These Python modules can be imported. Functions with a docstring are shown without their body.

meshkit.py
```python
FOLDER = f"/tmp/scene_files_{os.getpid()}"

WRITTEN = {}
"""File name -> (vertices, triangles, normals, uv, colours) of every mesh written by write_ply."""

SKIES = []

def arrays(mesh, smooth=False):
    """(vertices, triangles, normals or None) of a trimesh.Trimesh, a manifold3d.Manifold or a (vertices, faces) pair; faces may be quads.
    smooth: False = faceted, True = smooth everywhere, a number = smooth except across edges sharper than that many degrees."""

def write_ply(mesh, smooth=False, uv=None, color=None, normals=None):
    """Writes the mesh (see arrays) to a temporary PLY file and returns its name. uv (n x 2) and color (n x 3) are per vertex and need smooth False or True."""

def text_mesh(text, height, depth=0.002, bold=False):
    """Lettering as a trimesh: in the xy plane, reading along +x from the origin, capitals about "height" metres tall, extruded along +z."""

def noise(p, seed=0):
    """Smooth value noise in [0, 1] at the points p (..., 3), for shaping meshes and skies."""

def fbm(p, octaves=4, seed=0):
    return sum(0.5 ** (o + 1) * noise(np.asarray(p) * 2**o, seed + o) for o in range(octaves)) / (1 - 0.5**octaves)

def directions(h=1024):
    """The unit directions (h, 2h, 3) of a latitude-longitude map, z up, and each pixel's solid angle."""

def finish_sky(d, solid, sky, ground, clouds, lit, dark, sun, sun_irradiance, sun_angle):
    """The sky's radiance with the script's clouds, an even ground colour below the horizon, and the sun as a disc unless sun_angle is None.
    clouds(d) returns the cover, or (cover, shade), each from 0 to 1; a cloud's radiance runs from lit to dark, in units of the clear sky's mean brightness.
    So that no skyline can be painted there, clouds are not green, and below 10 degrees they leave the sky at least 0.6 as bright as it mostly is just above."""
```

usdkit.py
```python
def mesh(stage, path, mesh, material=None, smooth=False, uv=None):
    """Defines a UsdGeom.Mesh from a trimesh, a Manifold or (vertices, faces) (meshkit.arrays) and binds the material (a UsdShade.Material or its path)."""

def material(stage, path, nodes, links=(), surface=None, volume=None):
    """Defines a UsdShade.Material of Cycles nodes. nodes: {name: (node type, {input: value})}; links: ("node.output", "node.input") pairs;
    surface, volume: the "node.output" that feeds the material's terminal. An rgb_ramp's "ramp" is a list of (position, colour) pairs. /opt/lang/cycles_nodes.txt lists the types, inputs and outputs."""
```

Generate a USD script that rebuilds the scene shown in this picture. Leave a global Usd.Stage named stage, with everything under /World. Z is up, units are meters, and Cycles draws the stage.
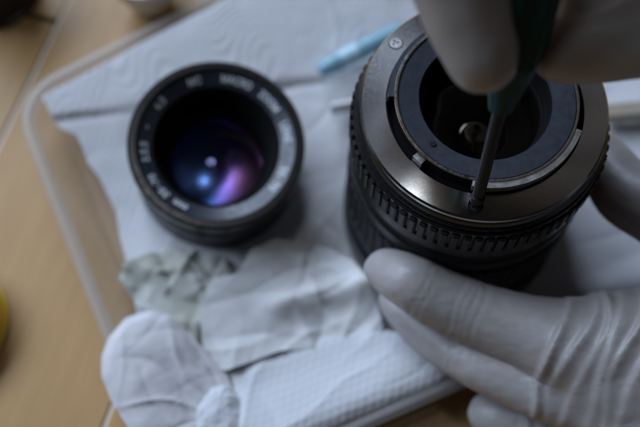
import math, random
import numpy as np, trimesh, usdkit, meshkit
import manifold3d as m3
from shapely.geometry import Polygon, Point
from shapely import contains_xy
from pxr import Usd, UsdGeom, UsdLux, UsdShade, Gf, Sdf

stage = Usd.Stage.CreateInMemory()
UsdGeom.Xform.Define(stage, '/World'); UsdGeom.Scope.Define(stage, '/World/Looks')
PI = math.pi
rng = random.Random(7); nrng = np.random.default_rng(7)

# ------------------------------------------------------------------ camera
PITCH, FPX = math.radians(68), 979.0
CF = np.array([0, math.cos(PITCH), -math.sin(PITCH)]); CU = np.array([0, math.sin(PITCH), math.cos(PITCH)]); CR = np.array([1.0, 0, 0])
CAM = np.array([0, 0, .02]) - CF * .30
cam = UsdGeom.Camera.Define(stage, '/World/camera')
cam.CreateProjectionAttr('perspective')
cam.CreateHorizontalApertureAttr(23.6); cam.CreateVerticalApertureAttr(23.6 * 683 / 1024); cam.CreateFocalLengthAttr(23.6 * FPX / 640)
cam.CreateFStopAttr(4.8); cam.CreateFocusDistanceAttr(.236); cam.CreateClippingRangeAttr(Gf.Vec2f(.01, 50)); cam.CreateExposureAttr(0.12)
cam.AddTransformOp().Set(Gf.Matrix4d(*[float(v) for r in ((*CR, 0), (*CU, 0), (*(-CF), 0), (*CAM, 1)) for v in r]))

# ------------------------------------------------------------------ light: a window at the back left, the dim room around
def rect_light(name, pos, target, w, h, color, power):
    l = UsdLux.RectLight.Define(stage, '/World/' + name)
    l.CreateWidthAttr(w); l.CreateHeightAttr(h); l.CreateColorAttr(Gf.Vec3f(*color)); l.CreateIntensityAttr(power)
    p, t = np.array(pos, float), np.array(target, float)
    z = (p - t) / np.linalg.norm(p - t); x = np.cross([0, 0, 1.0], z); x /= np.linalg.norm(x); y = np.cross(z, x)
    l.AddTransformOp().Set(Gf.Matrix4d(*[float(v) for r in ((*x, 0), (*y, 0), (*z, 0), (*p, 1)) for v in r]))
    return l
rect_light('window_light', (-.84, .66, .96), (0, 0, 0), 1.6, .66, (.64, .77, 1.0), 7.7)
rect_light('far_window_light', (-.22, .98, .62), (0, 0, 0), .26, .26, (.63, .77, 1.0), 15.0)
rect_light('lamp_light', (-.06, .12, .98), (.02, -.01, .08), .075, .075, (.92, .96, 1.0), 26.0)
dome = UsdLux.DomeLight.Define(stage, '/World/room_light')
room = usdkit.material(stage, '/World/Looks/room_glow', {'b': ('background_shader', {'color': (1.0, .93, .86), 'strength': .008})}, surface='b.background')
UsdShade.MaterialBindingAPI.Apply(dome.GetPrim()).Bind(room)

# ------------------------------------------------------------------ helpers
USED = set()
def path_for(name, parent):
    base = (str(parent.GetPath()) if parent else '/World') + '/' + name
    p, k = base, 0
    while p in USED:
        k += 1; p = f'{base}_{k:03d}'
    USED.add(p); return p
def tag(o, label=None, cat=None, group=None, kind=None):
    o = o.GetPrim() if hasattr(o, 'GetPrim') else o
    for k, v in (('label', label), ('category', cat), ('group', group), ('kind', kind)):
        if v: o.SetCustomDataByKey(k, v)
    return o
def obj(name, mesh, mat, parent=None, smooth=30, label=None):
    if isinstance(mesh, list): mesh = trimesh.util.concatenate(mesh)
    o = usdkit.mesh(stage, path_for(name, parent), mesh, mat, smooth=smooth).GetPrim()
    if label: tag(o, label)
    return o
def thing(name, label, cat, M=None, group=None, kind=None):
    x = UsdGeom.Xform.Define(stage, path_for(name, None))
    if M is not None: x.AddTransformOp().Set(Gf.Matrix4d(*[float(v) for v in np.asarray(M).T.ravel()]))
    return tag(x, label, cat, group, kind)
def frame(pos, zaxis=(0, 0, 1), xhint=(1, 0, 0)):
    z = np.array(zaxis, float); z /= np.linalg.norm(z)
    y = np.cross(z, xhint); y /= np.linalg.norm(y); x = np.cross(y, z)
    M = np.eye(4); M[:3, 0], M[:3, 1], M[:3, 2], M[:3, 3] = x, y, z, pos
    return M
def at(px, py, z):
    """The point at height z that lies along this line of sight."""
    d = CF + CR * (px - 320) / FPX - CU * (py - 213.5) / FPX
    return CAM + d * (z - CAM[2]) / d[2]
def revolve(pts, n=128):
    """Closed profile of (r, z) in millimetres turned about z."""
    p = [(r * .001, z * .001) for r, z in pts]
    if p[0] != p[-1]: p.append(p[0])
    m = trimesh.creation.revolve(np.array(p), sections=n)
    if m.volume < 0: m.invert()
    return m
def box(w, d, h, c=(0, 0, 0), rz=0, bevel=0):
    if bevel:
        b = bevel
        pts = [(sx * (w / 2 - i), sy * (d / 2 - j), sz * (h / 2 - k)) for sx in (-1, 1) for sy in (-1, 1) for sz in (-1, 1) for i, j, k in ((b, b, 0), (b, 0, b), (0, b, b))]
        m = trimesh.convex.convex_hull(np.array(pts))
    else:
        m = trimesh.creation.box([w, d, h])
    m.apply_transform(trimesh.transformations.rotation_matrix(rz, [0, 0, 1])); m.apply_translation(c)
    return m
def smoothstep(a, b, x):
    t = np.clip((x - a) / (b - a), 0, 1); return t * t * (3 - 2 * t)
def tube(a, b, r0, r1=None, n=40):
    a, b = np.array(a, float), np.array(b, float); r1 = r0 if r1 is None else r1
    L = np.linalg.norm(b - a)
    m = trimesh.creation.revolve(np.array([(0, 0), (r0, 0), (r1, L), (0, L)]), sections=n)
    m.apply_transform(frame(a, b - a, (0, 1, 0) if abs((b - a)[0]) > .9 * L else (1, 0, 0)))
    return m
def sheet(poly, zfun, res=.0008, t=.0004, post=None):
    """A sheet of paper cut to the polygon (metres), lying at the height zfun(x, y), with a real thickness."""
    x0, y0, x1, y1 = poly.bounds
    nx, ny = int((x1 - x0) / res) + 2, int((y1 - y0) / res) + 2
    X, Y = np.meshgrid(x0 - res / 2 + np.arange(nx + 1) * res, y0 - res / 2 + np.arange(ny + 1) * res, indexing='ij')
    cx, cy = (X[:-1, :-1] + X[1:, 1:]) / 2, (Y[:-1, :-1] + Y[1:, 1:]) / 2
    keep = contains_xy(poly, cx.ravel(), cy.ravel()).reshape(cx.shape)
    idx = np.arange(X.size).reshape(X.shape)
    I, J = np.nonzero(keep)
    q = np.stack([idx[I, J], idx[I + 1, J], idx[I + 1, J + 1], idx[I, J + 1]], 1)
    f = np.vstack([q[:, [0, 1, 2]], q[:, [0, 2, 3]]])
    use, inv = np.unique(f, return_inverse=True); f = inv.reshape(f.shape)
    xy = np.stack([X.ravel()[use], Y.ravel()[use]], 1)
    e = np.sort(np.vstack([f[:, [0, 1]], f[:, [1, 2]], f[:, [2, 0]]]), 1)
    u, cnt = np.unique(e, axis=0, return_counts=True)
    bnd = np.unique(u[cnt == 1]); ring = poly.exterior
    for k in bnd:
        p = ring.interpolate(ring.project(Point(xy[k]))); xy[k] = (p.x, p.y)
    z = zfun(xy[:, 0], xy[:, 1]); v = np.column_stack([xy, z])
    if post is not None: v = post(v)
    n = len(v); directed = np.vstack([f[:, [0, 1]], f[:, [1, 2]], f[:, [2, 0]]])
    isb = np.isin(np.sort(directed, 1) @ [n + 1, 1], u[cnt == 1] @ [n + 1, 1])
    b = directed[isb]
    side = np.vstack([np.column_stack([b[:, 1], b[:, 0], b[:, 0] + n]), np.column_stack([b[:, 1], b[:, 0] + n, b[:, 1] + n])])
    return trimesh.Trimesh(np.vstack([v, v - [0, 0, t]]), np.vstack([f, f[:, ::-1] + n, side]), process=False)
def creases(x, y, seed, n, amp, w, box_=(-.15, .15, -.1, .12)):
    """Sharp straight folds at random, each fading out along its length."""
    g = np.random.default_rng(seed); h = 0 * x
    for _ in range(n):
        px, py, a = g.uniform(box_[0], box_[1]), g.uniform(box_[2], box_[3]), g.uniform(0, PI)
        L = g.uniform(.01, .03); s = g.choice([-1, 1]) * g.uniform(.4, 1)
        d = (x - px) * math.sin(a) - (y - py) * math.cos(a) + .0008 * np.sin(((x - px) * math.cos(a) + (y - py) * math.sin(a)) * 250)
        l = (x - px) * math.cos(a) + (y - py) * math.sin(a)
        h = h + s * amp * np.exp(-np.abs(d) / w) * np.exp(-(l / L) ** 2)
    return h
def fbm2(x, y, scale, seed, oct_=3):
    return meshkit.fbm(np.stack([x * scale, y * scale, 0 * x + seed * 3.7], -1), oct_, seed) - .5

# ------------------------------------------------------------------ materials
def mat(name, color, rough=.5, metallic=0, var=.0, vscale=200, bump=0, bscale=600, stretch=(1, 1, 1), rot=(0, 0, 0), **extra):
    p = {'base_color': color, 'roughness': rough, 'metallic': metallic, **extra}
    nodes, links = {'p': ('principled_bsdf', p)}, []
    if var or bump:
        nodes['g'] = ('texture_coordinate', {}); nodes['m'] = ('mapping', {'scale': stretch, 'rotation': rot}); links.append(('g.object', 'm.vector'))
    if var:
        nodes['n'] = ('noise_texture', {'scale': vscale, 'detail': 4.0, 'roughness': .6})
        c = np.array(color)
        nodes['r'] = ('rgb_ramp', {'ramp': [(.25, tuple(c * (1 - var))), (.75, tuple(np.minimum(c * (1 + var), 1)))]})
        nodes['rr'] = ('map_range', {'from_min': .3, 'from_max': .7, 'to_min': max(rough - .08, .02), 'to_max': rough + .08})
        links += [('m.vector', 'n.vector'), ('n.fac', 'r.fac'), ('r.color', 'p.base_color'), ('n.fac', 'rr.value'), ('rr.result', 'p.roughness')]
    if bump:
        nodes['n2'] = ('noise_texture', {'scale': bscale, 'detail': 3.0}); nodes['b'] = ('bump', {'strength': 1.0, 'distance': bump})
        links += [('m.vector', 'n2.vector'), ('n2.fac', 'b.height'), ('b.normal', 'p.normal')]
    return usdkit.material(stage, '/World/Looks/' + name, nodes, links, surface='p.BSDF')
M = {}
M['barrel'] = mat('black_anodised', (.009, .009, .010), .40, var=.15, vscale=900, bump=.00004, bscale=4000, specular_ior_level=.3)
M['satin'] = mat('black_satin', (.009, .009, .010), .28, var=.1, vscale=700, specular_ior_level=.35)
M['rubber'] = mat('black_rubber', (.010, .010, .011), .62, specular_ior_level=.3, var=.15, vscale=900, bump=.00005, bscale=3000)
M['inner'] = mat('matt_black', (.0035, .0035, .004), .9, specular_ior_level=.15)
M['baffle'] = mat('blue_black_plastic', (.020, .024, .034), .48, var=.08, vscale=500, bump=.00003, bscale=3500)
M['name'] = mat('blue_black_paint', (.020, .025, .034), .36, var=.08, vscale=600)
M['ink'] = mat('white_ink', (.62, .64, .66), .5)
M['steel'] = mat('bright_steel', (.62, .62, .62), .22, metallic=1, var=.05, vscale=800)
M['soft_steel'] = mat('brushed_steel', (.66, .65, .63), .42, metallic=1, var=.05, vscale=800)
M['dark_steel'] = mat('dark_steel', (.010, .010, .011), .5, metallic=.2, var=.2, vscale=900, specular_ior_level=.3)
def turned_metal():
    nodes = {'q': ('geometry', {}), 'c': ('vector_math', {'math_type': 'subtract', 'vector2': (.0418, .0064, .0784)}), 'g': ('texture_coordinate', {}),
             'n': ('noise_texture', {'scale': 1600.0, 'detail': 3.0}), 'r': ('rgb_ramp', {'ramp': [(.3, (.49, .492, .49)), (.7, (.55, .552, .55))]}),
             'v': ('noise_texture', {'scale': 1500.0, 'detail': 3.0, 'roughness': .5}), 'vr': ('map_range', {'from_min': .35, 'from_max': .7, 'to_min': .14, 'to_max': .17, 'clamp': True}),
             'p': ('principled_bsdf', {'metallic': 1.0, 'roughness': .22, 'anisotropic': .83, 'base_color': (.5, .48, .45)})}
    return usdkit.material(stage, '/World/Looks/turned_metal', nodes, [('q.position', 'c.vector1'), ('c.vector', 'p.tangent'), ('g.object', 'n.vector'), ('n.fac', 'r.fac'), ('r.color', 'p.base_color'), ('g.object', 'v.vector'), ('v.fac', 'vr.value'), ('vr.result', 'p.roughness')], surface='p.BSDF')
M['turned'] = turned_metal()
def glass(name, tint, reflect, rough=.02, base=.04, grow=1.0):
    """A coated lens surface: clear with a tint, and a coloured mirror from its coating."""
    nodes = {'t': ('transparent_bsdf', {'color': tint}), 'g': ('glossy_bsdf', {'color': reflect, 'roughness': rough}), 'f': ('fresnel', {'IOR': 1.5}),
             'a': ('math', {'math_type': 'multiply_add', 'value2': grow, 'value3': base}), 'm': ('mix_closure', {})}
    return usdkit.material(stage, '/World/Looks/' + name, nodes, [('f.fac', 'a.value1'), ('a.value', 'm.fac'), ('t.BSDF', 'm.closure1'), ('g.BSDF', 'm.closure2')], surface='m.closure')
M['coat_violet'] = glass('violet_coated_glass', (.93, .93, .95), (.42, .46, 1.0), .06, .02, .6)
def two_tone():
    nodes = {'t': ('transparent_bsdf', {'color': (.6, .6, .65)}), 'g': ('glossy_bsdf', {'roughness': .25}), 'f': ('fresnel', {'IOR': 1.5}), 'o': ('texture_coordinate', {}), 's': ('separate_xyz', {}),
             'k': ('map_range', {'from_min': -.002, 'from_max': .011, 'clamp': True}), 'r': ('rgb_ramp', {'ramp': [(0, (.20, .38, 1.0)), (.4, (.52, .32, 1.0)), (1, (1.0, .36, .58))]}),
             'a': ('math', {'math_type': 'multiply_add', 'value2': 1.0, 'value3': .45}), 'm': ('mix_closure', {})}
    return usdkit.material(stage, '/World/Looks/two_tone_coated_glass', nodes, [('o.object', 's.vector'), ('s.x', 'k.value'), ('k.result', 'r.fac'), ('r.color', 'g.color'), ('f.fac', 'a.value1'), ('a.value', 'm.fac'), ('t.BSDF', 'm.closure1'), ('g.BSDF', 'm.closure2')], surface='m.closure')
M['coat_blue'] = two_tone()
M['haze_glass'] = glass('grey_coated_glass', (.6, .6, .62), (.6, .62, .7), .10, .10, .6)
M['cell'] = mat('grey_black_metal', (.26, .27, .29), .45)
M['coat_amber'] = glass('amber_coated_glass', (.85, .74, .62), (.9, .97, 1.0), .05, .014, .0)
M['coat_cyan'] = glass('cyan_coated_glass', (.10, .06, .04), (.8, .95, 1.0), .05, .17, .0)
def paper(name, color, var=.04, stain=None, transl=.10):
    nodes = {'g': ('texture_coordinate', {}), 'n': ('noise_texture', {'scale': 60.0, 'detail': 5.0}), 'r': ('rgb_ramp', {'ramp': [(.3, tuple(np.array(color) * (1 - var))), (.7, color)]}),
             'f': ('noise_texture', {'scale': 2500.0, 'detail': 3.0}), 'b': ('bump', {'strength': .6, 'distance': .00006}),
             'd': ('diffuse_bsdf', {'roughness': .6}), 't': ('translucent_bsdf', {}), 'm': ('mix_closure', {'fac': transl})}
    links = [('g.object', 'n.vector'), ('n.fac', 'r.fac'), ('g.object', 'f.vector'), ('f.fac', 'b.height'), ('b.normal', 'd.normal'), ('d.BSDF', 'm.closure1'), ('t.BSDF', 'm.closure2')]
    if stain:
        nodes['sn'] = ('noise_texture', {'scale': 45.0, 'detail': 5.0, 'distortion': .8}); nodes['sr'] = ('rgb_ramp', {'ramp': [(.42, (0, 0, 0)), (.66, (1, 1, 1))]})
        nodes['sx'] = ('mix_color', {'b': stain})
        links += [('g.object', 'sn.vector'), ('sn.fac', 'sr.fac'), ('sr.color', 'sx.fac'), ('r.color', 'sx.a'), ('sx.result', 'd.color'), ('sx.result', 't.color')]
    else:
        links += [('r.color', 'd.color'), ('r.color', 't.color')]
    return usdkit.material(stage, '/World/Looks/' + name, nodes, links, surface='m.closure')
M['towel'] = paper('white_paper_towel', (.78, .78, .79), .03)
M['napkin'] = paper('white_kitchen_paper', (.72, .73, .745), .02)
M['tissue'] = paper('lens_tissue', (.83, .83, .825), .05, stain=(.71, .715, .695))
M['stained'] = paper('stained_tissue', (.70, .71, .67), .06, stain=(.53, .54, .46))
M['wad'] = paper('grey_tissue', (.80, .785, .79), .05, transl=.15)
def latex():
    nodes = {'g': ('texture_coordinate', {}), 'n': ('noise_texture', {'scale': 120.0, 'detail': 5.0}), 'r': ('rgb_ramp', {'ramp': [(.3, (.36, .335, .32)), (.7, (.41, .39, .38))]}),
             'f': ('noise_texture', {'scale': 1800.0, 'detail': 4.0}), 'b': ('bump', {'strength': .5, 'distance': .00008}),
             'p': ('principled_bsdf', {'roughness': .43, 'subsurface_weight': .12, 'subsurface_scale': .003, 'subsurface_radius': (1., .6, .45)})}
    return usdkit.material(stage, '/World/Looks/latex_glove', nodes, [('g.object', 'n.vector'), ('n.fac', 'r.fac'), ('r.color', 'p.base_color'), ('g.object', 'f.vector'), ('f.fac', 'b.height'), ('b.normal', 'p.normal')], surface='p.BSDF')
M['latex'] = latex()
def wood(name, c0, c1, seed):
    a = math.radians(72.6)
    nodes = {'g': ('texture_coordinate', {}), 'm': ('mapping', {'rotation': (0, 0, -a), 'location': (seed * 1.7, seed * .9, 0)}), 's': ('mapping', {'scale': (9, 140, 30)}), 's2': ('mapping', {'scale': (40, 900, 60)}),
             'n': ('noise_texture', {'scale': 1.0, 'detail': 6.0, 'roughness': .6, 'distortion': .6}), 'n2': ('noise_texture', {'scale': 1.0, 'detail': 3.0}),
             'x': ('math', {'math_type': 'multiply_add', 'value2': .45}), 'h': ('math', {'math_type': 'multiply', 'value2': .6}),
             'r': ('rgb_ramp', {'ramp': [(.25, c0), (.55, tuple((np.array(c0) + c1) / 2)), (.8, c1)]}), 'p': ('principled_bsdf', {'roughness': .42, 'specular_ior_level': .4})}
    return usdkit.material(stage, '/World/Looks/' + name, nodes, [('g.object', 'm.vector'), ('m.vector', 's.vector'), ('m.vector', 's2.vector'), ('s.vector', 'n.vector'), ('s2.vector', 'n2.vector'), ('n.fac', 'h.value1'),
        ('n2.fac', 'x.value1'), ('h.value', 'x.value3'), ('x.value', 'r.fac'), ('r.color', 'p.base_color')], surface='p.BSDF')
M['wood'] = [wood('light_wood_a', (.395, .227, .085), (.525, .322, .13), 1), wood('light_wood_b', (.375, .213, .078), (.505, .304, .12), 2), wood('light_wood_c', (.415, .24, .09), (.54, .336, .138), 3)]
M['filler'] = mat('pale_joint', (.62, .55, .45), .6)
def milky(name, milk):
    nodes = {'t': ('transparent_bsdf', {'color': (.975, .975, .975)}), 'd': ('diffuse_bsdf', {'color': (.78, .79, .8)}), 'l': ('translucent_bsdf', {'color': (.78, .79, .8)}), 'e': ('mix_closure', {'fac': .5}),
             'm': ('mix_closure', {'fac': milk}), 'g': ('glossy_bsdf', {'color': (1, 1, 1), 'roughness': .18}), 'f': ('fresnel', {'IOR': 1.48}), 'ge': ('geometry', {}), 'iv': ('math', {'math_type': 'subtract', 'value1': 1.0}), 'mu': ('math', {'math_type': 'multiply'}), 'o': ('mix_closure', {})}
    return usdkit.material(stage, '/World/Looks/' + name, nodes, [('d.BSDF', 'e.closure1'), ('l.BSDF', 'e.closure2'), ('t.BSDF', 'm.closure1'), ('e.closure', 'm.closure2'), ('m.closure', 'o.closure1'), ('g.BSDF', 'o.closure2'), ('ge.backfacing', 'iv.value2'), ('iv.value', 'mu.value1'), ('f.fac', 'mu.value2'), ('mu.value', 'o.fac')], surface='o.closure')
M['milky'], M['clear'] = milky('milky_plastic', .30), milky('hazy_plastic', .12)
M['teal'] = mat('teal_plastic', (.0, .036, .032), .4, specular_ior_level=.12, var=.1, vscale=300)
M['blue'] = mat('blue_plastic', (.30, .55, .66), .3, var=.1, vscale=300, transmission_weight=.3)
M['pale_blue'] = mat('pale_blue_plastic', (.45, .66, .74), .3)
M['white_plastic'] = mat('white_plastic', (.8, .8, .8), .35, var=.03, vscale=200)
M['yellow'] = mat('yellow_plastic', (.75, .50, .02), .35, var=.05, vscale=200)
M['card'] = mat('tan_card', (.36, .31, .23), .7, var=.08, vscale=300)

# ------------------------------------------------------------------ setting: the wooden top of planks
desk = tag(UsdGeom.Xform.Define(stage, path_for('table_top', None)), 'light wooden table top of planks with pale joints', 'table top', kind='structure')
A = math.radians(72.6); pd, pn = np.array([math.cos(A), math.sin(A)]), np.array([math.sin(A), -math.cos(A)])
S0 = np.array([-.1083, .0338])
for k in range(-4, 6):
    c = S0 + pn * .0696 * (k + .5)
    for s in (-1, 1):                                       # two lengths of board, butted out of step
        L = .5; mid = s * .2505 + (.11 if k % 2 else -.13) - .06 + (.36 if s > 0 else .36) * (0)
        cc = c + pd * mid
        obj('plank', box(L - .0006, .0696 - .0011, .018, (cc[0], cc[1], -.009), A, .0006), M['wood'][(k * 2 + s) % 3], desk, smooth=False)
jm = [box(1.0, .0014, .012, (*(S0 + pn * .0696 * k), -.0066), A) for k in range(-4, 7)]
for j in jm: obj('joint', j, M['filler'], desk, smooth=False)

# ------------------------------------------------------------------ plastic tray
BL, FL = np.array([-.1003, .0436]), np.array([-.0407, -.0850])
BR = BL + .235 * np.array([math.cos(math.radians(31.5)), math.sin(math.radians(31.5))])
FR = FL + .225 * np.array([math.cos(math.radians(23.0)), math.sin(math.radians(23.0))])
quad = Polygon([BL, FL, FR, BR])
rim_poly = quad.buffer(-.017).buffer(.017, quad_segs=24)
ring = rim_poly.exterior
NT = 480
tp = np.array([ring.interpolate(k / NT, normalized=True).coords[0] for k in range(NT)])
tn = np.roll(tp, -1, 0) - np.roll(tp, 1, 0); tn = np.stack([tn[:, 1], -tn[:, 0]], 1); tn /= np.linalg.norm(tn, axis=1)[:, None]
if (tn * (tp - tp.mean(0))).sum() < 0: tn = -tn
def loft(profile):
    """A closed band round the tray: profile of (outward offset, z) in millimetres."""
    V = np.vstack([np.column_stack([tp + tn * o * .001, np.full(NT, z * .001)]) for o, z in profile]); n = len(profile); F = []
    i = np.arange(NT); j = (i + 1) % NT
    for a in range(n):
        b = (a + 1) % n
        F += [np.column_stack([a * NT + i, a * NT + j, b * NT + j]), np.column_stack([a * NT + i, b * NT + j, b * NT + i])]
    m = trimesh.Trimesh(V, np.vstack(F), process=False); m.fix_normals(); return m
tray = thing('plastic_tray', 'shallow milky plastic tray with rounded corners lined with white paper', 'tray')
floor_poly = Polygon(tp - tn * .0125)
fl = trimesh.creation.extrude_polygon(floor_poly, .0012); fl.apply_translation([0, 0, .0006])
obj('tray_floor', fl, M['clear'], tray)
obj('wall', loft([(-12.4, 1.9), (-10.5, 2.4), (-3.4, 10.5), (-2.2, 12.2), (-1.0, 12.2), (-2.0, 10.2), (-9.4, 1.6), (-10.5, .6), (-12.4, .6)]), M['clear'], tray)
obj('rim', loft([(-2.1, 12.3), (-1.6, 13.8), (-.4, 14.5), (.8, 14.5), (1.7, 13.8), (2.0, 12.6), (2.0, 11), (1.2, 11), (1.1, 12.4), (.5, 13.3), (-.2, 13.4), (-.9, 12.3)]), M['milky'], tray)

# ------------------------------------------------------------------ paper towel lining the tray
bd = (BR - BL) / np.linalg.norm(BR - BL); bn = np.array([-bd[1], bd[0]])                # along and across the back edge
fd = (FR - FL) / np.linalg.norm(FR - FL); fn = np.array([fd[1], -fd[0]])
def towel_z(x, y, fine=True):
    db = (x - BL[0]) * bn[0] + (y - BL[1]) * bn[1]                                          # 0 at the back rim, negative inside
    df = (x - FL[0]) * fn[0] + (y - FL[1]) * fn[1]
    z = .0034 + .0105 * smoothstep(-.060, -.001, db) + .0092 * smoothstep(-.017, -.003, df)
    z = z + .0030 * fbm2(x, y, 22, 3) + .0022 * np.abs(fbm2(x, y, 45, 5))
    z = z + .0011 * creases(x, y, 11, 30, 1.0, .0014) + .0016 * creases(x, y, 12, 14, 1.0, .0018, (-.04, .02, -.03, .03))
    a, b = at(111, 124, .004)[:2], at(340, 79, .004)[:2]
    d = (b - a) / np.linalg.norm(b - a); s = (x - a[0]) * -d[1] + (y - a[1]) * d[0]
    up = smoothstep(-.0008, .0008, s + .0012 * np.sin(x * 90))
    z = z + .0011 * up - .0006 * np.exp(-(s / .0012) ** 2)                                  # the second ply starts at this fold
    if fine:
        u, v = x * bd[0] + y * bd[1], x * bn[0] + y * bn[1]
        w = u * .55 + v + .006 * np.sin(u * 190 + 1.0) + .004 * np.sin(v * 140 + u * 60)
        amp = .00015 * (.15 + .85 * up) * smoothstep(-.16, .12, fbm2(x, y, 28, 15))
        z = z + amp * np.sin(w * 2 * PI / .0029) + .00014 * np.sin(u * 2 * PI / .0033 + 2 * np.sin(v * 160)) * np.sin(v * 2 * PI / .0033 + 2 * np.sin(u * 150))
    return np.maximum(z, .0024)
left_edge = [at(px, py, .006)[:2] for px, py in ((61, 133), (70, 139), (80, 142), (86, 155), (90, 167), (101, 180), (107, 193), (116, 212), (119, 236), (126, 262), (133, 300), (146, 345), (160, 395))]
inner = rim_poly.buffer(-.0022)
wpoly = Polygon([at(43, 99, .0135)[:2]] + left_edge + [FL + fd * .028 + bn * .004, FR, BR]).buffer(-.001).buffer(.001)
wpoly = wpoly.intersection(inner)
wpoly = wpoly if wpoly.geom_type == 'Polygon' else max(wpoly.geoms, key=lambda g: g.area)
tw = obj('paper_towel', sheet(wpoly, towel_z, .0007, .0004), M['towel'], smooth=True)
tag(tw, 'white embossed paper towel lining the plastic tray under both lenses', 'paper towel')

# ------------------------------------------------------------------ lens with the mount, standing
R0 = np.array([.0418, .0064])
lens = thing('camera_lens', 'black lens barrel standing with its bright metal mount upwards, held by the gloved hands', 'lens', frame((R0[0], R0[1], 0)))
obj('front_ring', revolve([(20, 4.6), (33.6, 4.6), (34.3, 5.4), (34.3, 14.4), (33.9, 15), (33.2, 15.2), (20, 15.2)]), M['satin'], lens)
obj('main_barrel', revolve([(24, 15), (32.4, 15), (32.4, 17), (33.2, 17.6), (33.2, 22), (32.6, 22.4), (32.6, 24), (33.0, 24.3), (33.0, 44), (32.6, 44.3), (32.6, 45.6), (33.5, 46.2), (33.5, 50.5), (32.8, 51), (32.2, 52.2), (32.2, 55), (24, 55)]), M['barrel'], lens)
grip = []
for k in range(60):
    a = 2 * PI * k / 60; grip.append(box(.0022, .0009, .0175, (.0334 * math.cos(a), .0334 * math.sin(a), .0342), a + PI / 2, .0003))
obj('focus_grip', [revolve([(32, 25), (33.3, 25.2), (33.3, 43.2), (32, 43.4)])] + grip, M['rubber'], lens)
obj('aperture_ring', revolve([(25, 55), (32.9, 55), (33.4, 55.7), (33.4, 60.4), (33.0, 61), (32.8, 61.2), (32.8, 70), (33.2, 70.3), (33.2, 71.2), (32.9, 71.6), (25, 71.6)]), M['satin'], lens)
for k in range(72):
    a = 2 * PI * (k + .3) / 72
    obj('grip_rib', box(.0021, .0017, .0082, (.0332 * math.cos(a), .0332 * math.sin(a), .0656), a + PI / 2, .0004), M['barrel'], lens, smooth=False)
obj('rear_shoulder', revolve([(25, 71.6), (32.0, 71.6), (32.5, 72.2), (32.6, 73.4), (32.0, 74.2), (31.9, 75.2), (31.5, 75.8), (25, 75.8)]), M['satin'], lens)
fl = m3.Manifold
# flange: turned plate with three countersunk screws
FZ = 78.4
flange = revolve([(24.6, 75.9), (31.2, 75.9), (31.6, 76.3), (31.6, FZ - 1.0), (31.15, FZ - .52), (25.15, FZ), (24.6, FZ - .5)], 192)
def mani(t): return m3.Manifold(m3.Mesh(np.asarray(t.vertices * 1000, np.float32), np.asarray(t.faces, np.uint32)))
def tri(m, s=.001):
    g = m.to_mesh(); return trimesh.Trimesh(np.array(g.vert_properties[:, :3]) * s, np.array(g.tri_verts), process=False)
flange.merge_vertices(); fm = mani(flange)
SCREWS = [(28.4, math.radians(141)), (28.0, math.radians(262)), (28.4, math.radians(21))]
for r, a in SCREWS:
    fm = fm - m3.Manifold.cylinder(3, 1.15, 1.95, 32).translate([r * math.cos(a), r * math.sin(a), FZ - 1.6 + .02 - 1.35])
fo = obj('mount_flange', tri(fm), M['turned'], lens, smooth=35)
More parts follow.
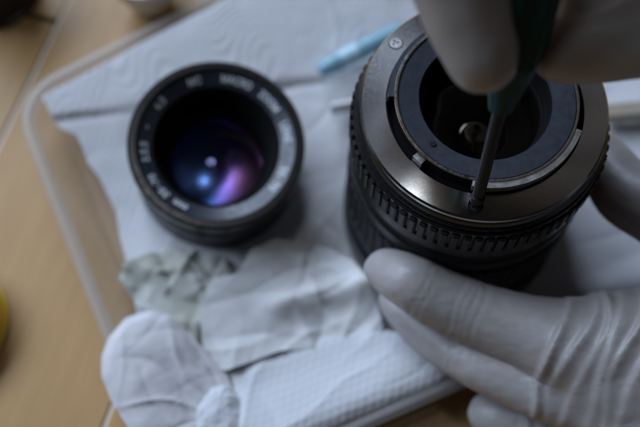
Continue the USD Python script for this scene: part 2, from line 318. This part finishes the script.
for i, (r, a) in enumerate(SCREWS):
    s = m3.Manifold.cylinder(1.1, 1.0, 1.62, 32)
    for q in (0, PI / 2):
        s = s - m3.Manifold.cube([2.0, .42, 1.0], True).rotate([0, 0, math.degrees(q) + 25]).translate([0, 0, 1.1])
    s = tri(s.translate([r * math.cos(a), r * math.sin(a), FZ - 1.15 - (.5 if i == 1 else 0)]))
    obj('mount_screw', s, M['soft_steel'] if i != 1 else M['dark_steel'], fo, smooth=25)
# bayonet: a raised collar, lugs standing out over a dark gap, and the baffle inside
obj('bayonet_collar', revolve([(22.2, 76), (22.9, 76), (22.9, FZ + 3.4), (22.2, FZ + 3.4)], 160), M['satin'], lens)
obj('collar_edge', revolve([(22.4, FZ + 3.0), (23.1, FZ + 3.0), (23.2, FZ + 3.3), (23.05, FZ + 3.55), (22.5, FZ + 3.55)], 160), M['steel'], lens)
obj('gap_ring', revolve([(22.9, 75.95), (24.7, 75.95), (24.7, 76.5), (22.9, 76.5)], 128), M['inner'], lens)
def sector(r0, r1, z0, z1, a0, a1, n=48):
    t = np.radians(np.linspace(a0, a1, n))
    p = Polygon([(r1 * math.cos(x), r1 * math.sin(x)) for x in t] + [(r0 * math.cos(x), r0 * math.sin(x)) for x in t[::-1]])
    m = trimesh.creation.extrude_polygon(p, z1 - z0); m.apply_translation([0, 0, z0]); m.apply_scale(.001); return m
for a0, a1 in ((258, 338), (22, 62)):
    obj('bayonet_lug', sector(22.95, 24.7, FZ + .9, FZ + 3.3, a0, a1), M['soft_steel'], lens, smooth=35)
obj('baffle_shoulder', sector(22.95, 24.62, FZ - .3, FZ + 2.4, 95, 178), M['baffle'], lens, smooth=35)
obj('locating_lug', sector(22.95, 24.4, FZ - .9, FZ + 1.6, 219, 226), M['soft_steel'], lens, smooth=35)
obj('baffle_plate', revolve([(16.6, FZ + 1.9), (17.0, FZ + 2.6), (22.4, FZ + 3.2), (22.4, FZ + 2.2), (17.0, FZ + 1.4)], 160), M['baffle'], lens)
obj('baffle_screw', tri(m3.Manifold.cylinder(1.0, .75, .75, 24).translate([18.9 * math.cos(math.radians(222)), 18.9 * math.sin(math.radians(222)), FZ + 2.1])), M['dark_steel'], lens)
obj('rear_tube', revolve([(16.6, FZ + 1.8), (16.2, FZ - 2.0), (16.0, FZ - 2.8), (15.8, FZ - 3), (15.8, 60), (17.4, 60), (17.2, FZ + 1.2)], 128), M['inner'], lens)
obj('element_retainer', revolve([(15.0, FZ - 5.2), (15.4, FZ - 4.4), (15.75, FZ - 4.4), (15.75, FZ - 6.2), (15.0, FZ - 6.2)], 128), M['satin'], lens)
def dome_surface(r, R, z, up=True, t=1.2):
    """A glass shell, radius of curvature R, its rim of radius r at height z."""
    s = np.linspace(0, 1, 24); q = s * r; sag = np.sqrt(R * R - q * q) - math.sqrt(R * R - r * r); sg = 1 if up else -1
    top = [(a, z + sg * b) for a, b in zip(q, sag)]
    return revolve(top + [(r, z - t), (0, z - t + (sg * sag[0] if False else 0))] if up else top + [(r, z - t - sag[0]), (0, z - t - sag[0])], 96)
def cap(r, R, z, up=True):
    s = np.linspace(0, 1, 24); q = s * r; sag = np.sqrt(R * R - q * q) - math.sqrt(R * R - r * r); sg = 1 if up else -1
    m = trimesh.creation.revolve(np.column_stack([q, z + sg * sag])[::-1] * .001, sections=96)
    if m.face_normals[:, 2].mean() < 0: m.invert()
    return m
obj('rear_element', cap(15.2, 60, FZ - 5.2), M['coat_amber'], lens, smooth=True)
obj('inner_element', cap(8.4, 12, FZ - 16.5), M['coat_cyan'], lens, smooth=True)
obj('inner_cell', revolve([(8.3, FZ - 16.2), (8.9, FZ - 15.8), (15.7, FZ - 16.2), (15.7, FZ - 17), (8.3, FZ - 17)], 96), M['inner'], lens)
obj('tube_end', revolve([(0, 60), (15.9, 60), (15.9, 59), (0, 59)], 64), M['inner'], lens)

# ------------------------------------------------------------------ front lens group lying on the tissue
LN = np.array([math.tan(math.radians(5.5)), -math.tan(math.radians(7)), 1.0])
LC = at(216.5, 143, .0345)
LS = .0266 / .028
grp = thing('lens_group', 'black front lens group with violet reflections and white lettering on its ring', 'lens group', frame(LC, LN) @ np.diag([LS, LS, LS, 1]))
obj('front_rim', revolve([(24.9, -.6), (25.3, 0), (27.3, 0), (28, -.7), (28, -4.4), (27.6, -4.9), (24, -4.9)]), M['satin'], grp)
nm = obj('name_ring', revolve([(24.9, -.7), (20.3, -3.2), (20.3, -4.4), (24.9, -4.4)], 160), M['name'], grp)
obj('barrel', revolve([(20, -5), (27.4, -5), (27.4, -8.4), (26.9, -8.8), (26.9, -12), (27.3, -12.3), (27.2, -29), (26.6, -30.4), (20, -30.4)]), M['barrel'], grp)
def word(text, ang, h=.00205):
    m = meshkit.text_mesh(text, h, .00012, bold=True); v = m.vertices.copy(); w = v[:, 0].max(); rm = .0226
    th = math.radians(90 - ang) - (v[:, 0] - w / 2) / rm; r = .02165 + v[:, 1]
    z = -.0007 - (.0249 - r) * (2.5 / 4.6) + .00003 + v[:, 2]
    m.vertices = np.column_stack([r * np.cos(th), r * np.sin(th), z]); m.fix_normals()
    obj('lettering', m, M['ink'], nm, smooth=False)
for text, ang in (('MC', -20), ('MACRO', 15), ('ZOOM', 47), ('LENS', 77), ('35-70', 118), ('mm', 208), ('35-70', 231), ('1:3.5', 262), ('-', 283), ('4.5', 306)):
    word(text, ang)
steps = [(20.2, -3.4)]
for k in range(11): steps += [(20.0 - .29 * k, -3.6 - 1.15 * k), (19.6 - .29 * k, -4.0 - 1.15 * k)]
obj('inner_sleeve', revolve(steps + [(16.6, -16.6), (16.6, -30.3), (20.4, -30.3)], 128), M['inner'], grp)
obj('glass_retainer', revolve([(15.3, -17.0), (15.7, -16.2), (16.6, -16.2), (16.6, -18), (15.3, -18)], 128), M['inner'], grp)
obj('front_element', cap(15.6, 36, -18.2), M['coat_violet'], grp, smooth=True)
se = cap(15.2, 27, 0, False); se.apply_transform(frame((0, 0, -.0205), (-.26, -.26, 1)))     # this element sits loose and askew
obj('second_element', se, M['coat_blue'], grp, smooth=True)
obj('iris_ring', revolve([(10.9, -27.80), (11.6, -27.20), (16.4, -26.20), (16.4, -28.20), (10.9, -28.20)], 96), M['cell'], grp)
obj('inner_cell', revolve([(7.6, -28.60), (8.2, -27.80), (9.4, -27.60), (9.8, -28.30), (10.5, -28.10), (10.9, -28.60), (10.9, -29.00), (7.6, -29.00)], 96), M['cell'], grp)
obj('iris_blades', revolve([(2.6, -29.30), (7.6, -28.70), (7.6, -29.40), (2.6, -29.50)], 96), M['cell'], grp)
obj('third_element', cap(8.0, 15, -28.4), M['haze_glass'], grp, smooth=True)
obj('back_plate', revolve([(0, -29.8), (16.5, -29.8), (16.5, -30.3), (0, -30.3)], 64), M['inner'], grp)

# ------------------------------------------------------------------ tissues and kitchen paper in the tray
def px_poly(pts, z, r=.002):
    return Polygon([at(x, y, z)[:2] for x, y in pts]).buffer(-r).buffer(2 * r).buffer(-r)
# sheet of lens tissue in the middle
pm = px_poly([(206, 292), (214, 280), (240, 278), (252, 254), (276, 244), (298, 246), (330, 250), (352, 262), (374, 292), (384, 330), (350, 345), (280, 352), (225, 372), (204, 360), (200, 320)], .010)
def z_mid(x, y):
    q = at(268, 272, .012)[:2]
    h = .0085 + .0055 * np.exp(-(((x - q[0]) ** 2 + (y - q[1]) ** 2) / .016 ** 2)) + .0042 * fbm2(x, y, 60, 21) + creases(x, y, 23, 46, .0013, .0017, (-.05, .03, -.06, .0)) + .0010 * np.abs(fbm2(x, y, 160, 8))
    a, b = at(280, 322, .01)[:2], at(360, 300, .01)[:2]; d = (b - a) / np.linalg.norm(b - a)
    s = (x - a[0]) * -d[1] + (y - a[1]) * d[0]; l = (x - a[0]) * d[0] + (y - a[1]) * d[1]
    h = h + .004 * np.exp(-((s - .004) / .004) ** 2) * smoothstep(-.01, .005, l)
    return np.maximum(towel_z(x, y, False) + .0012, .002 + h)
tag(obj('lens_tissue', sheet(pm, z_mid, .0006, .0002), M['tissue'], smooth=True), 'thin creased white lens tissue lying between the two lenses', 'tissue')
# stained tissue below the lens group
ps = px_poly([(118, 276), (126, 262), (150, 252), (185, 248), (222, 256), (230, 268), (222, 290), (206, 300), (198, 330), (196, 350), (176, 338), (160, 312), (138, 306)], .008)
def z_st(x, y):
    return np.maximum(towel_z(x, y, False) + .0012, .0075 + .0075 * fbm2(x, y, 80, 31) + creases(x, y, 33, 42, .0019, .0015, (-.07, -.02, -.04, .005)))
tag(obj('stained_tissue', sheet(ps, z_st, .0006, .0002), M['stained'], smooth=True), 'crumpled tissue with greenish grey stains in front of the lens group', 'tissue')
# folded kitchen paper with raised dots
pk = px_poly([(222, 366), (262, 350), (300, 336), (345, 320), (385, 322), (418, 332), (445, 350), (457, 374), (444, 385), (388, 408), (326, 434), (255, 462), (232, 430), (226, 395)], .014, .003)
kx = at(345, 320, .014)[:2] - at(222, 366, .014)[:2]; kx /= np.linalg.norm(kx); ky = np.array([-kx[1], kx[0]])
def z_k(x, y, lift=0.0):
    u, v = x * kx[0] + y * kx[1], x * ky[0] + y * ky[1]; P = .0027; u = u + .0022 * fbm2(x, y, 130, 72); v = v + .0022 * fbm2(x, y, 130, 73)
    r = np.round(v / (P * .87)); uu = (u / P + .5 * (r % 2)); du, dv = (uu - np.round(uu)) * P, v - r * P * .87
    dots = (.00024 + .0003 * fbm2(x, y, 300, 71)) * np.exp(-((du ** 2 + dv ** 2) / (.00085 ** 2)))
    e = np.array([pk.exterior.distance(Point(a, b)) for a, b in zip(x, y)])
    df = (x - FL[0]) * fn[0] + (y - FL[1]) * fn[1]
    soft = .0046 * np.sqrt(np.clip(1 - (1 - np.minimum(e / .007, 1)) ** 2, 0, 1))
    return .0058 + soft + .006 * smoothstep(-.026, -.004, df) + .0035 * fbm2(x, y, 40, 41) + dots + .0012 * creases(x, y, 44, 8, 1, .002, (-.03, .04, -.07, -.02))
kp = obj('kitchen_paper', sheet(pk, z_k, .0005, .0030), M['napkin'], smooth=True)
tag(kp, 'folded white kitchen paper with raised dots at the front of the tray', 'kitchen paper')
# puffed grey tissue wad at the front left
pw = px_poly([(98, 352), (104, 334), (122, 312), (146, 303), (168, 308), (184, 322), (206, 348), (224, 366), (236, 400), (244, 450), (200, 470), (150, 470), (128, 430), (108, 398), (98, 372)], .022, .003)
def z_w(x, y):
    e = np.array([pw.exterior.distance(Point(a, b)) for a, b in zip(x, y)])
    a, b = at(118, 325, .022)[:2], at(200, 440, .022)[:2]; d = (b - a) / np.linalg.norm(b - a)
    s = (x - a[0]) * -d[1] + (y - a[1]) * d[0]; l = (x - a[0]) * d[0] + (y - a[1]) * d[1]
    q = at(224, 412, .020)[:2]
    ph, rr = np.arctan2(y - q[1], x - q[0]), np.hypot(x - q[0], y - q[1])
    h = .0150 + .0050 * smoothstep(.006, .030, rr) - .0035 * smoothstep(.034, .050, rr)        # rises away from its mouth, curls over at the far edge
    h = h - 13.0 * np.clip(s + .004, -.03, .03) ** 2
    for f0, am, wd in ((2.98, .0010, .04), (2.62, -.0011, .05), (2.25, .0011, .04), (1.95, -.0009, .04), (3.35, -.0008, .05), (3.75, .0009, .05)):
        dphi = ph - f0 - .10 * np.sin(rr * 180 + f0 * 5); dphi = (dphi + PI) % (2 * PI) - PI
        h = h + am * np.exp(-np.abs(dphi) / wd) * smoothstep(.004, .014, rr) * smoothstep(.042, .020, rr)
    h = h - .0016 * smoothstep(.0035, .0, e) * smoothstep(.012, .03, rr)
    return h + .0026 * fbm2(x, y, 60, 52) + .0010 * fbm2(x, y, 170, 56) + .8 * creases(x, y, 57, 10, .0009, .0013, (-.07, -.02, -.07, -.02))
tag(obj('curled_tissue', sheet(pw, z_w, .0005, .0003), M['wad'], smooth=True), 'smooth grey tissue sheet curled up over the front left corner of the tray', 'tissue')

# crushed scrap of kitchen paper held in the mouth of the wad
pc = px_poly([(190, 425), (196, 400), (210, 384), (226, 382), (240, 398), (250, 440), (226, 470), (190, 460)], .014, .002)
def z_c(x, y):
    e = np.array([pc.exterior.distance(Point(a, b)) for a, b in zip(x, y)])
    h = .006 * np.sqrt(np.clip(1 - (1 - np.minimum(e / .008, 1)) ** 2, 0, 1))
    return .0095 + h + .0038 * fbm2(x, y, 150, 51, 3) + .0016 * np.abs(fbm2(x, y, 420, 53))
tag(obj('paper_scrap', sheet(pc, z_c, .0004, .0035), M['napkin'], smooth=True), 'crushed white scrap of kitchen paper in the fold of the curled grey tissue', 'kitchen paper')

# ------------------------------------------------------------------ screwdriver
T = np.array([R0[0] + .0280 * math.cos(math.radians(262)), R0[1] + .0280 * math.sin(math.radians(262)), .0779])
H = at(501, 106, .110)
ax = (H - T) / np.linalg.norm(H - T); SL = np.linalg.norm(H - T)
drv = thing('screwdriver', 'small screwdriver with black shaft and teal handle turning a mount screw', 'screwdriver', frame(T, ax))
def rv(p, n=48): return revolve(p, n)
sl = SL * 1000
obj('shaft', rv([(0, 3.4), (1.2, 3.4), (1.5, 4.4), (1.5, sl + 4), (0, sl + 4)]), M['dark_steel'], drv)
obj('tip', rv([(0, .1), (.35, .1), (.9, 1.6), (1.75, 2.0), (1.75, 3.6), (1.2, 4.2), (0, 4.2)]), M['dark_steel'], drv)
hp = m3.CrossSection([[( (6.0 + .5 * math.cos(6 * t)) * math.cos(t), (6.0 + .5 * math.cos(6 * t)) * math.sin(t)) for t in np.linspace(0, 2 * PI, 97)[:-1]]])
hd = m3.Manifold.extrude(hp, 56).translate([0, 0, sl + 15]) + m3.Manifold.cylinder(16, 2.7, 5.8, 48).translate([0, 0, sl - .6])
obj('handle', tri(hd), M['teal'], drv, smooth=35)
obj('handle_cap', rv([(0, sl + 64), (4.2, sl + 64), (4.8, sl + 65), (4.8, sl + 72), (0, sl + 73)]), M['dark_steel'], drv)

# ------------------------------------------------------------------ gloved hands
def blob(chains, edge=1.3, it=18):
    """One continuous skin over chains of (point in metres, radius in millimetres)."""
    parts = []
    for ch in chains:
        sp = [m3.Manifold.sphere(r, 40).translate([float(c) * 1000 for c in p]) for p, r in ch]
        parts += [m3.Manifold.batch_hull([a, b]) for a, b in zip(sp[:-1], sp[1:])]
    m = m3.Manifold.batch_boolean(parts, m3.OpType.Add).refine_to_length(edge)
    t = tri(m); t.merge_vertices(); trimesh.smoothing.filter_taubin(t, lamb=.6, nu=-.62, iterations=it); return t
def beside(px, py, d):
    """The point on this line of sight that lies d from the lens axis, on the near side."""
    for z in np.linspace(.12, .0, 600):
        p = at(px, py, z)
        if np.hypot(*(p[:2] - R0)) <= d: return p
    return at(px, py, .04)
RB = .0338
def on_lens(px, py, r): return (beside(px, py, RB + r * .00097), r)
th = [on_lens(384, 269, 6.2), on_lens(408, 281, 7.6), on_lens(440, 300, 8.6)]
zt = th[-1][0][2]
print('thumb', [np.round(p, 4).tolist() for p, _ in th])
thumb = th + [(at(482, 316, .042), 8.8), (at(530, 332, .043), 10.0), (at(572, 346, .044), 12.6), (at(640, 352, .045), 17)]
low = [(at(392, 301, .0215), 4.8), (at(428, 334, .0245), 6.6), (at(472, 362, .0320), 7.2), (at(528, 384, .034), 8.4), (at(590, 398, .036), 11), (at(650, 410, .038), 16)]
third = [(at(492, 414, .017), 7.4), (at(560, 432, .022), 8.6), (at(660, 450, .030), 13)]
palm = [(at(600, 372, .040), 14.5), (at(660, 380, .042), 19), (at(760, 360, .05), 26), (at(900, 350, .06), 27)]
palm2 = [(at(650, 440, .034), 16), (at(720, 420, .044), 22), (at(800, 400, .05), 26)]
index = [(beside(640, 195, .0) if False else at(592, 150, .040), 8.0), (at(628, 196, .046), 9.6), (at(690, 225, .052), 11), (at(760, 290, .055), 15), (at(790, 350, .052), 22)]
hand = blob([thumb, low, third, palm, palm2, index], .85, 40)
# folds of loose glove at the base of the thumb
def folds(m):
    v = np.array(m.vertices); n = np.array(m.vertex_normals)
    q = v - CAM; w = v @ np.zeros(3)
    o = at(582, 297, .05)[:2]; e = at(640, 300, .05)[:2] - o; e /= np.linalg.norm(e); g = np.array([-e[1], e[0]])
    a = (v[:, 0] - o[0]) * e[0] + (v[:, 1] - o[1]) * e[1]; b = (v[:, 0] - o[0]) * g[0] + (v[:, 1] - o[1]) * g[1]
    u = a - b * .40 - .0035 * smoothstep(-.006, -.030, b) + .0016 * np.sin(b * 210)
    h = 0
    for k, (c, amp, wd) in enumerate(((-.0035, 1.0, .0009), (.0015, .75, .0011), (.0055, .9, .0010), (.0098, .7, .0013), (.0140, .95, .0011), (.0185, .6, .0014), (.0235, .8, .0013), (.028, .5, .0012))):
        cc = c + .0012 * np.sin(b * 150 + k * 1.9) + .1 * k * .01 * b
        d = u - cc
        fade = .35 + .65 * np.sin(np.clip(-b * 1000 / 36 + .25 + .13 * ((k * 7) % 5 - 2), 0, 1) * PI)
        h = h + amp * fade * np.where(d < 0, np.exp(-(d / (wd * .75)) ** 2), np.exp(-(d / (wd * 2.0)) ** 2))
    inside = smoothstep(-.03, -.018, -np.abs(b + .016)) * smoothstep(-.016, -.001, u)
    up = np.clip(n[:, 2] * 1.2 + .3, 0, 1)
    g2 = 0 * u
    for (p0, p1, cs) in ((thumb[2][0], thumb[4][0], (.004, .0062, .0081, .0105)), (low[1][0], low[3][0], (.010, .0122, .0145)), (thumb[0][0], thumb[2][0], (.0135, .0152))):
        ax_ = (p1 - p0) / np.linalg.norm(p1 - p0); q = v - p0; l = q @ ax_; rad = np.linalg.norm(q - l[:, None] * ax_, axis=1)
        for i, c in enumerate(cs):
            wob = .0009 * (meshkit.noise(v * 260, 30 + i) - .5) + .0004 * np.sin(q[:, 1] * 500 + i)
            g2 = g2 - (.00019 - .00003 * (i % 3)) * np.exp(-((l - c - wob) / .00045) ** 2) * np.exp(-(rad / .013) ** 4) * (.3 + .7 * meshkit.noise(v * 180, 40 + i))
            g2 = g2 + .00010 * np.exp(-((l - c - wob - .0011) / .0007) ** 2) * np.exp(-(rad / .013) ** 4)
    fine = .00055 * (np.abs(meshkit.fbm(v * [180, 300, 220], 3, 17) - .5) - .1)
    m.vertices = v + n * (g2 + fine)[:, None] + n * (h * .0019 * inside * up)[:, None] + n * (.0007 * (meshkit.fbm(v * 70, 3, 5) - .5))[:, None]
    return m
hand = folds(hand)
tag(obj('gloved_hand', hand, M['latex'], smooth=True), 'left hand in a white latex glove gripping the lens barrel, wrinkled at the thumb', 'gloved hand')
f1 = [(at(482, 58, .128), 7.7), (at(473, 22, .133), 9.2), (at(454, -40, .143), 10.2), (at(424, -130, .156), 13), (at(450, -230, .160), 21), (at(540, -280, .156), 26)]
f2 = [(at(564, 50, .119), 7.6), (at(616, 42, .122), 8.4), (at(690, 24, .127), 9.8), (at(790, -40, .135), 12.5), (at(800, -180, .142), 24)]
f3 = [(at(598, 6, .122), 9.2), (at(690, -18, .125), 9.8), (at(800, -80, .128), 13), (at(820, -200, .138), 24)]
pl = [(at(480, -290, .152), 22), (at(620, -280, .150), 30), (at(800, -230, .150), 33), (at(960, -250, .157), 35), (at(1250, -280, .175), 40)]
hand2 = blob([f1, f2, f3, pl])
hand2.vertices += np.array(hand2.vertex_normals) * (.0009 * (meshkit.fbm(np.array(hand2.vertices) * 90, 3, 9) - .5))[:, None]
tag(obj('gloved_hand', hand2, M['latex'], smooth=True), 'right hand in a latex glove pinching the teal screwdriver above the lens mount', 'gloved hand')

# ------------------------------------------------------------------ small things around
a, b = at(319, 71, .012), at(402, 30, .012)
st = thing('blue_stick', 'translucent blue plastic stick lying on the towel behind the standing lens', 'stick', frame(a, b - a, (0, 0, 1)))
L = np.linalg.norm(b - a) * 1000
obj('stick_body', rv([(0, 0), (1.8, .2), (2.8, 2), (3.1, 6), (3.1, L - 2), (2.4, L), (0, L)]), M['blue'], st)
obj('band', rv([(3.1, 8), (3.25, 8.2), (3.25, 14.8), (3.1, 15)]), M['pale_blue'], st)
c0 = at(331, 112, .010); c1 = at(392, 100, .010); d = c1 - c0; rz = math.atan2(d[1], d[0]); L = .030
case = thing('clear_case', 'small clear plastic case with a bright white end beside the standing lens', 'case', frame(c0 + [.0, .0, -.0035], (0, 0, 1), (math.cos(rz), math.sin(rz), 0)))
obj('case_body', box(L, .0098, .006, (L / 2, .0066, .0035), 0, .001), M['milky'], case, smooth=False)
obj('end_strip', box(L, .0017, .0062, (L / 2, .0009, .0037), 0, .0004), M['white_plastic'], case, smooth=False)
cb = at(626, 112, .008)
tag(obj('card_piece', box(.016, .0055, .005, cb, .1, .0006), M['card'], smooth=False), 'small tan card piece on the towel right of the standing lens', 'card')
yl = at(-65, 316, .010)
lid = thing('yellow_lid', 'round yellow plastic lid on the table at the left edge', 'lid', frame((yl[0], yl[1], .0005)))
obj('lid_top', revolve([(0, 9), (17.2, 9), (18.4, 8.6), (19, 7.6), (19, .2), (18, .2), (18, 7), (0, 7.6)], 96), M['yellow'], lid)
obj('lid_seal', revolve([(18.9, 0), (19.6, .1), (19.6, 1.6), (18.9, 1.8)], 96), M['yellow'], lid)
wc = at(141, -36, .022)
dish = thing('white_dish', 'white dish on the table behind the tray, only its lower edge in view', 'dish', frame((wc[0], wc[1], .0005)))
obj('dish_bowl', revolve([(0, 2), (6, 2), (9, 5), (13, 16), (14, 22), (13.2, 22), (12, 16), (8.4, 6.6), (5.6, 3.6), (0, 3.4)], 96), M['white_plastic'], dish)
obj('dish_foot', revolve([(5, 0), (6.6, 0), (6.9, 1.9), (5.2, 1.9)], 96), M['white_plastic'], dish)
bc = at(-8, -14, .002)
capo = thing('black_cap', 'round black canister cap on the table in the far left corner', 'cap', frame((bc[0], bc[1], .0005)))
obj('cap_body', revolve([(0, 34), (15.4, 34), (16.6, 33.4), (17, 32.4), (17, .2), (16, .2), (16, 32.4), (0, 33)], 96), M['rubber'], capo)
obj('cap_rim', revolve([(16.9, 0), (17.6, .1), (17.6, 2.2), (16.9, 2.4)], 96), M['satin'], capo)
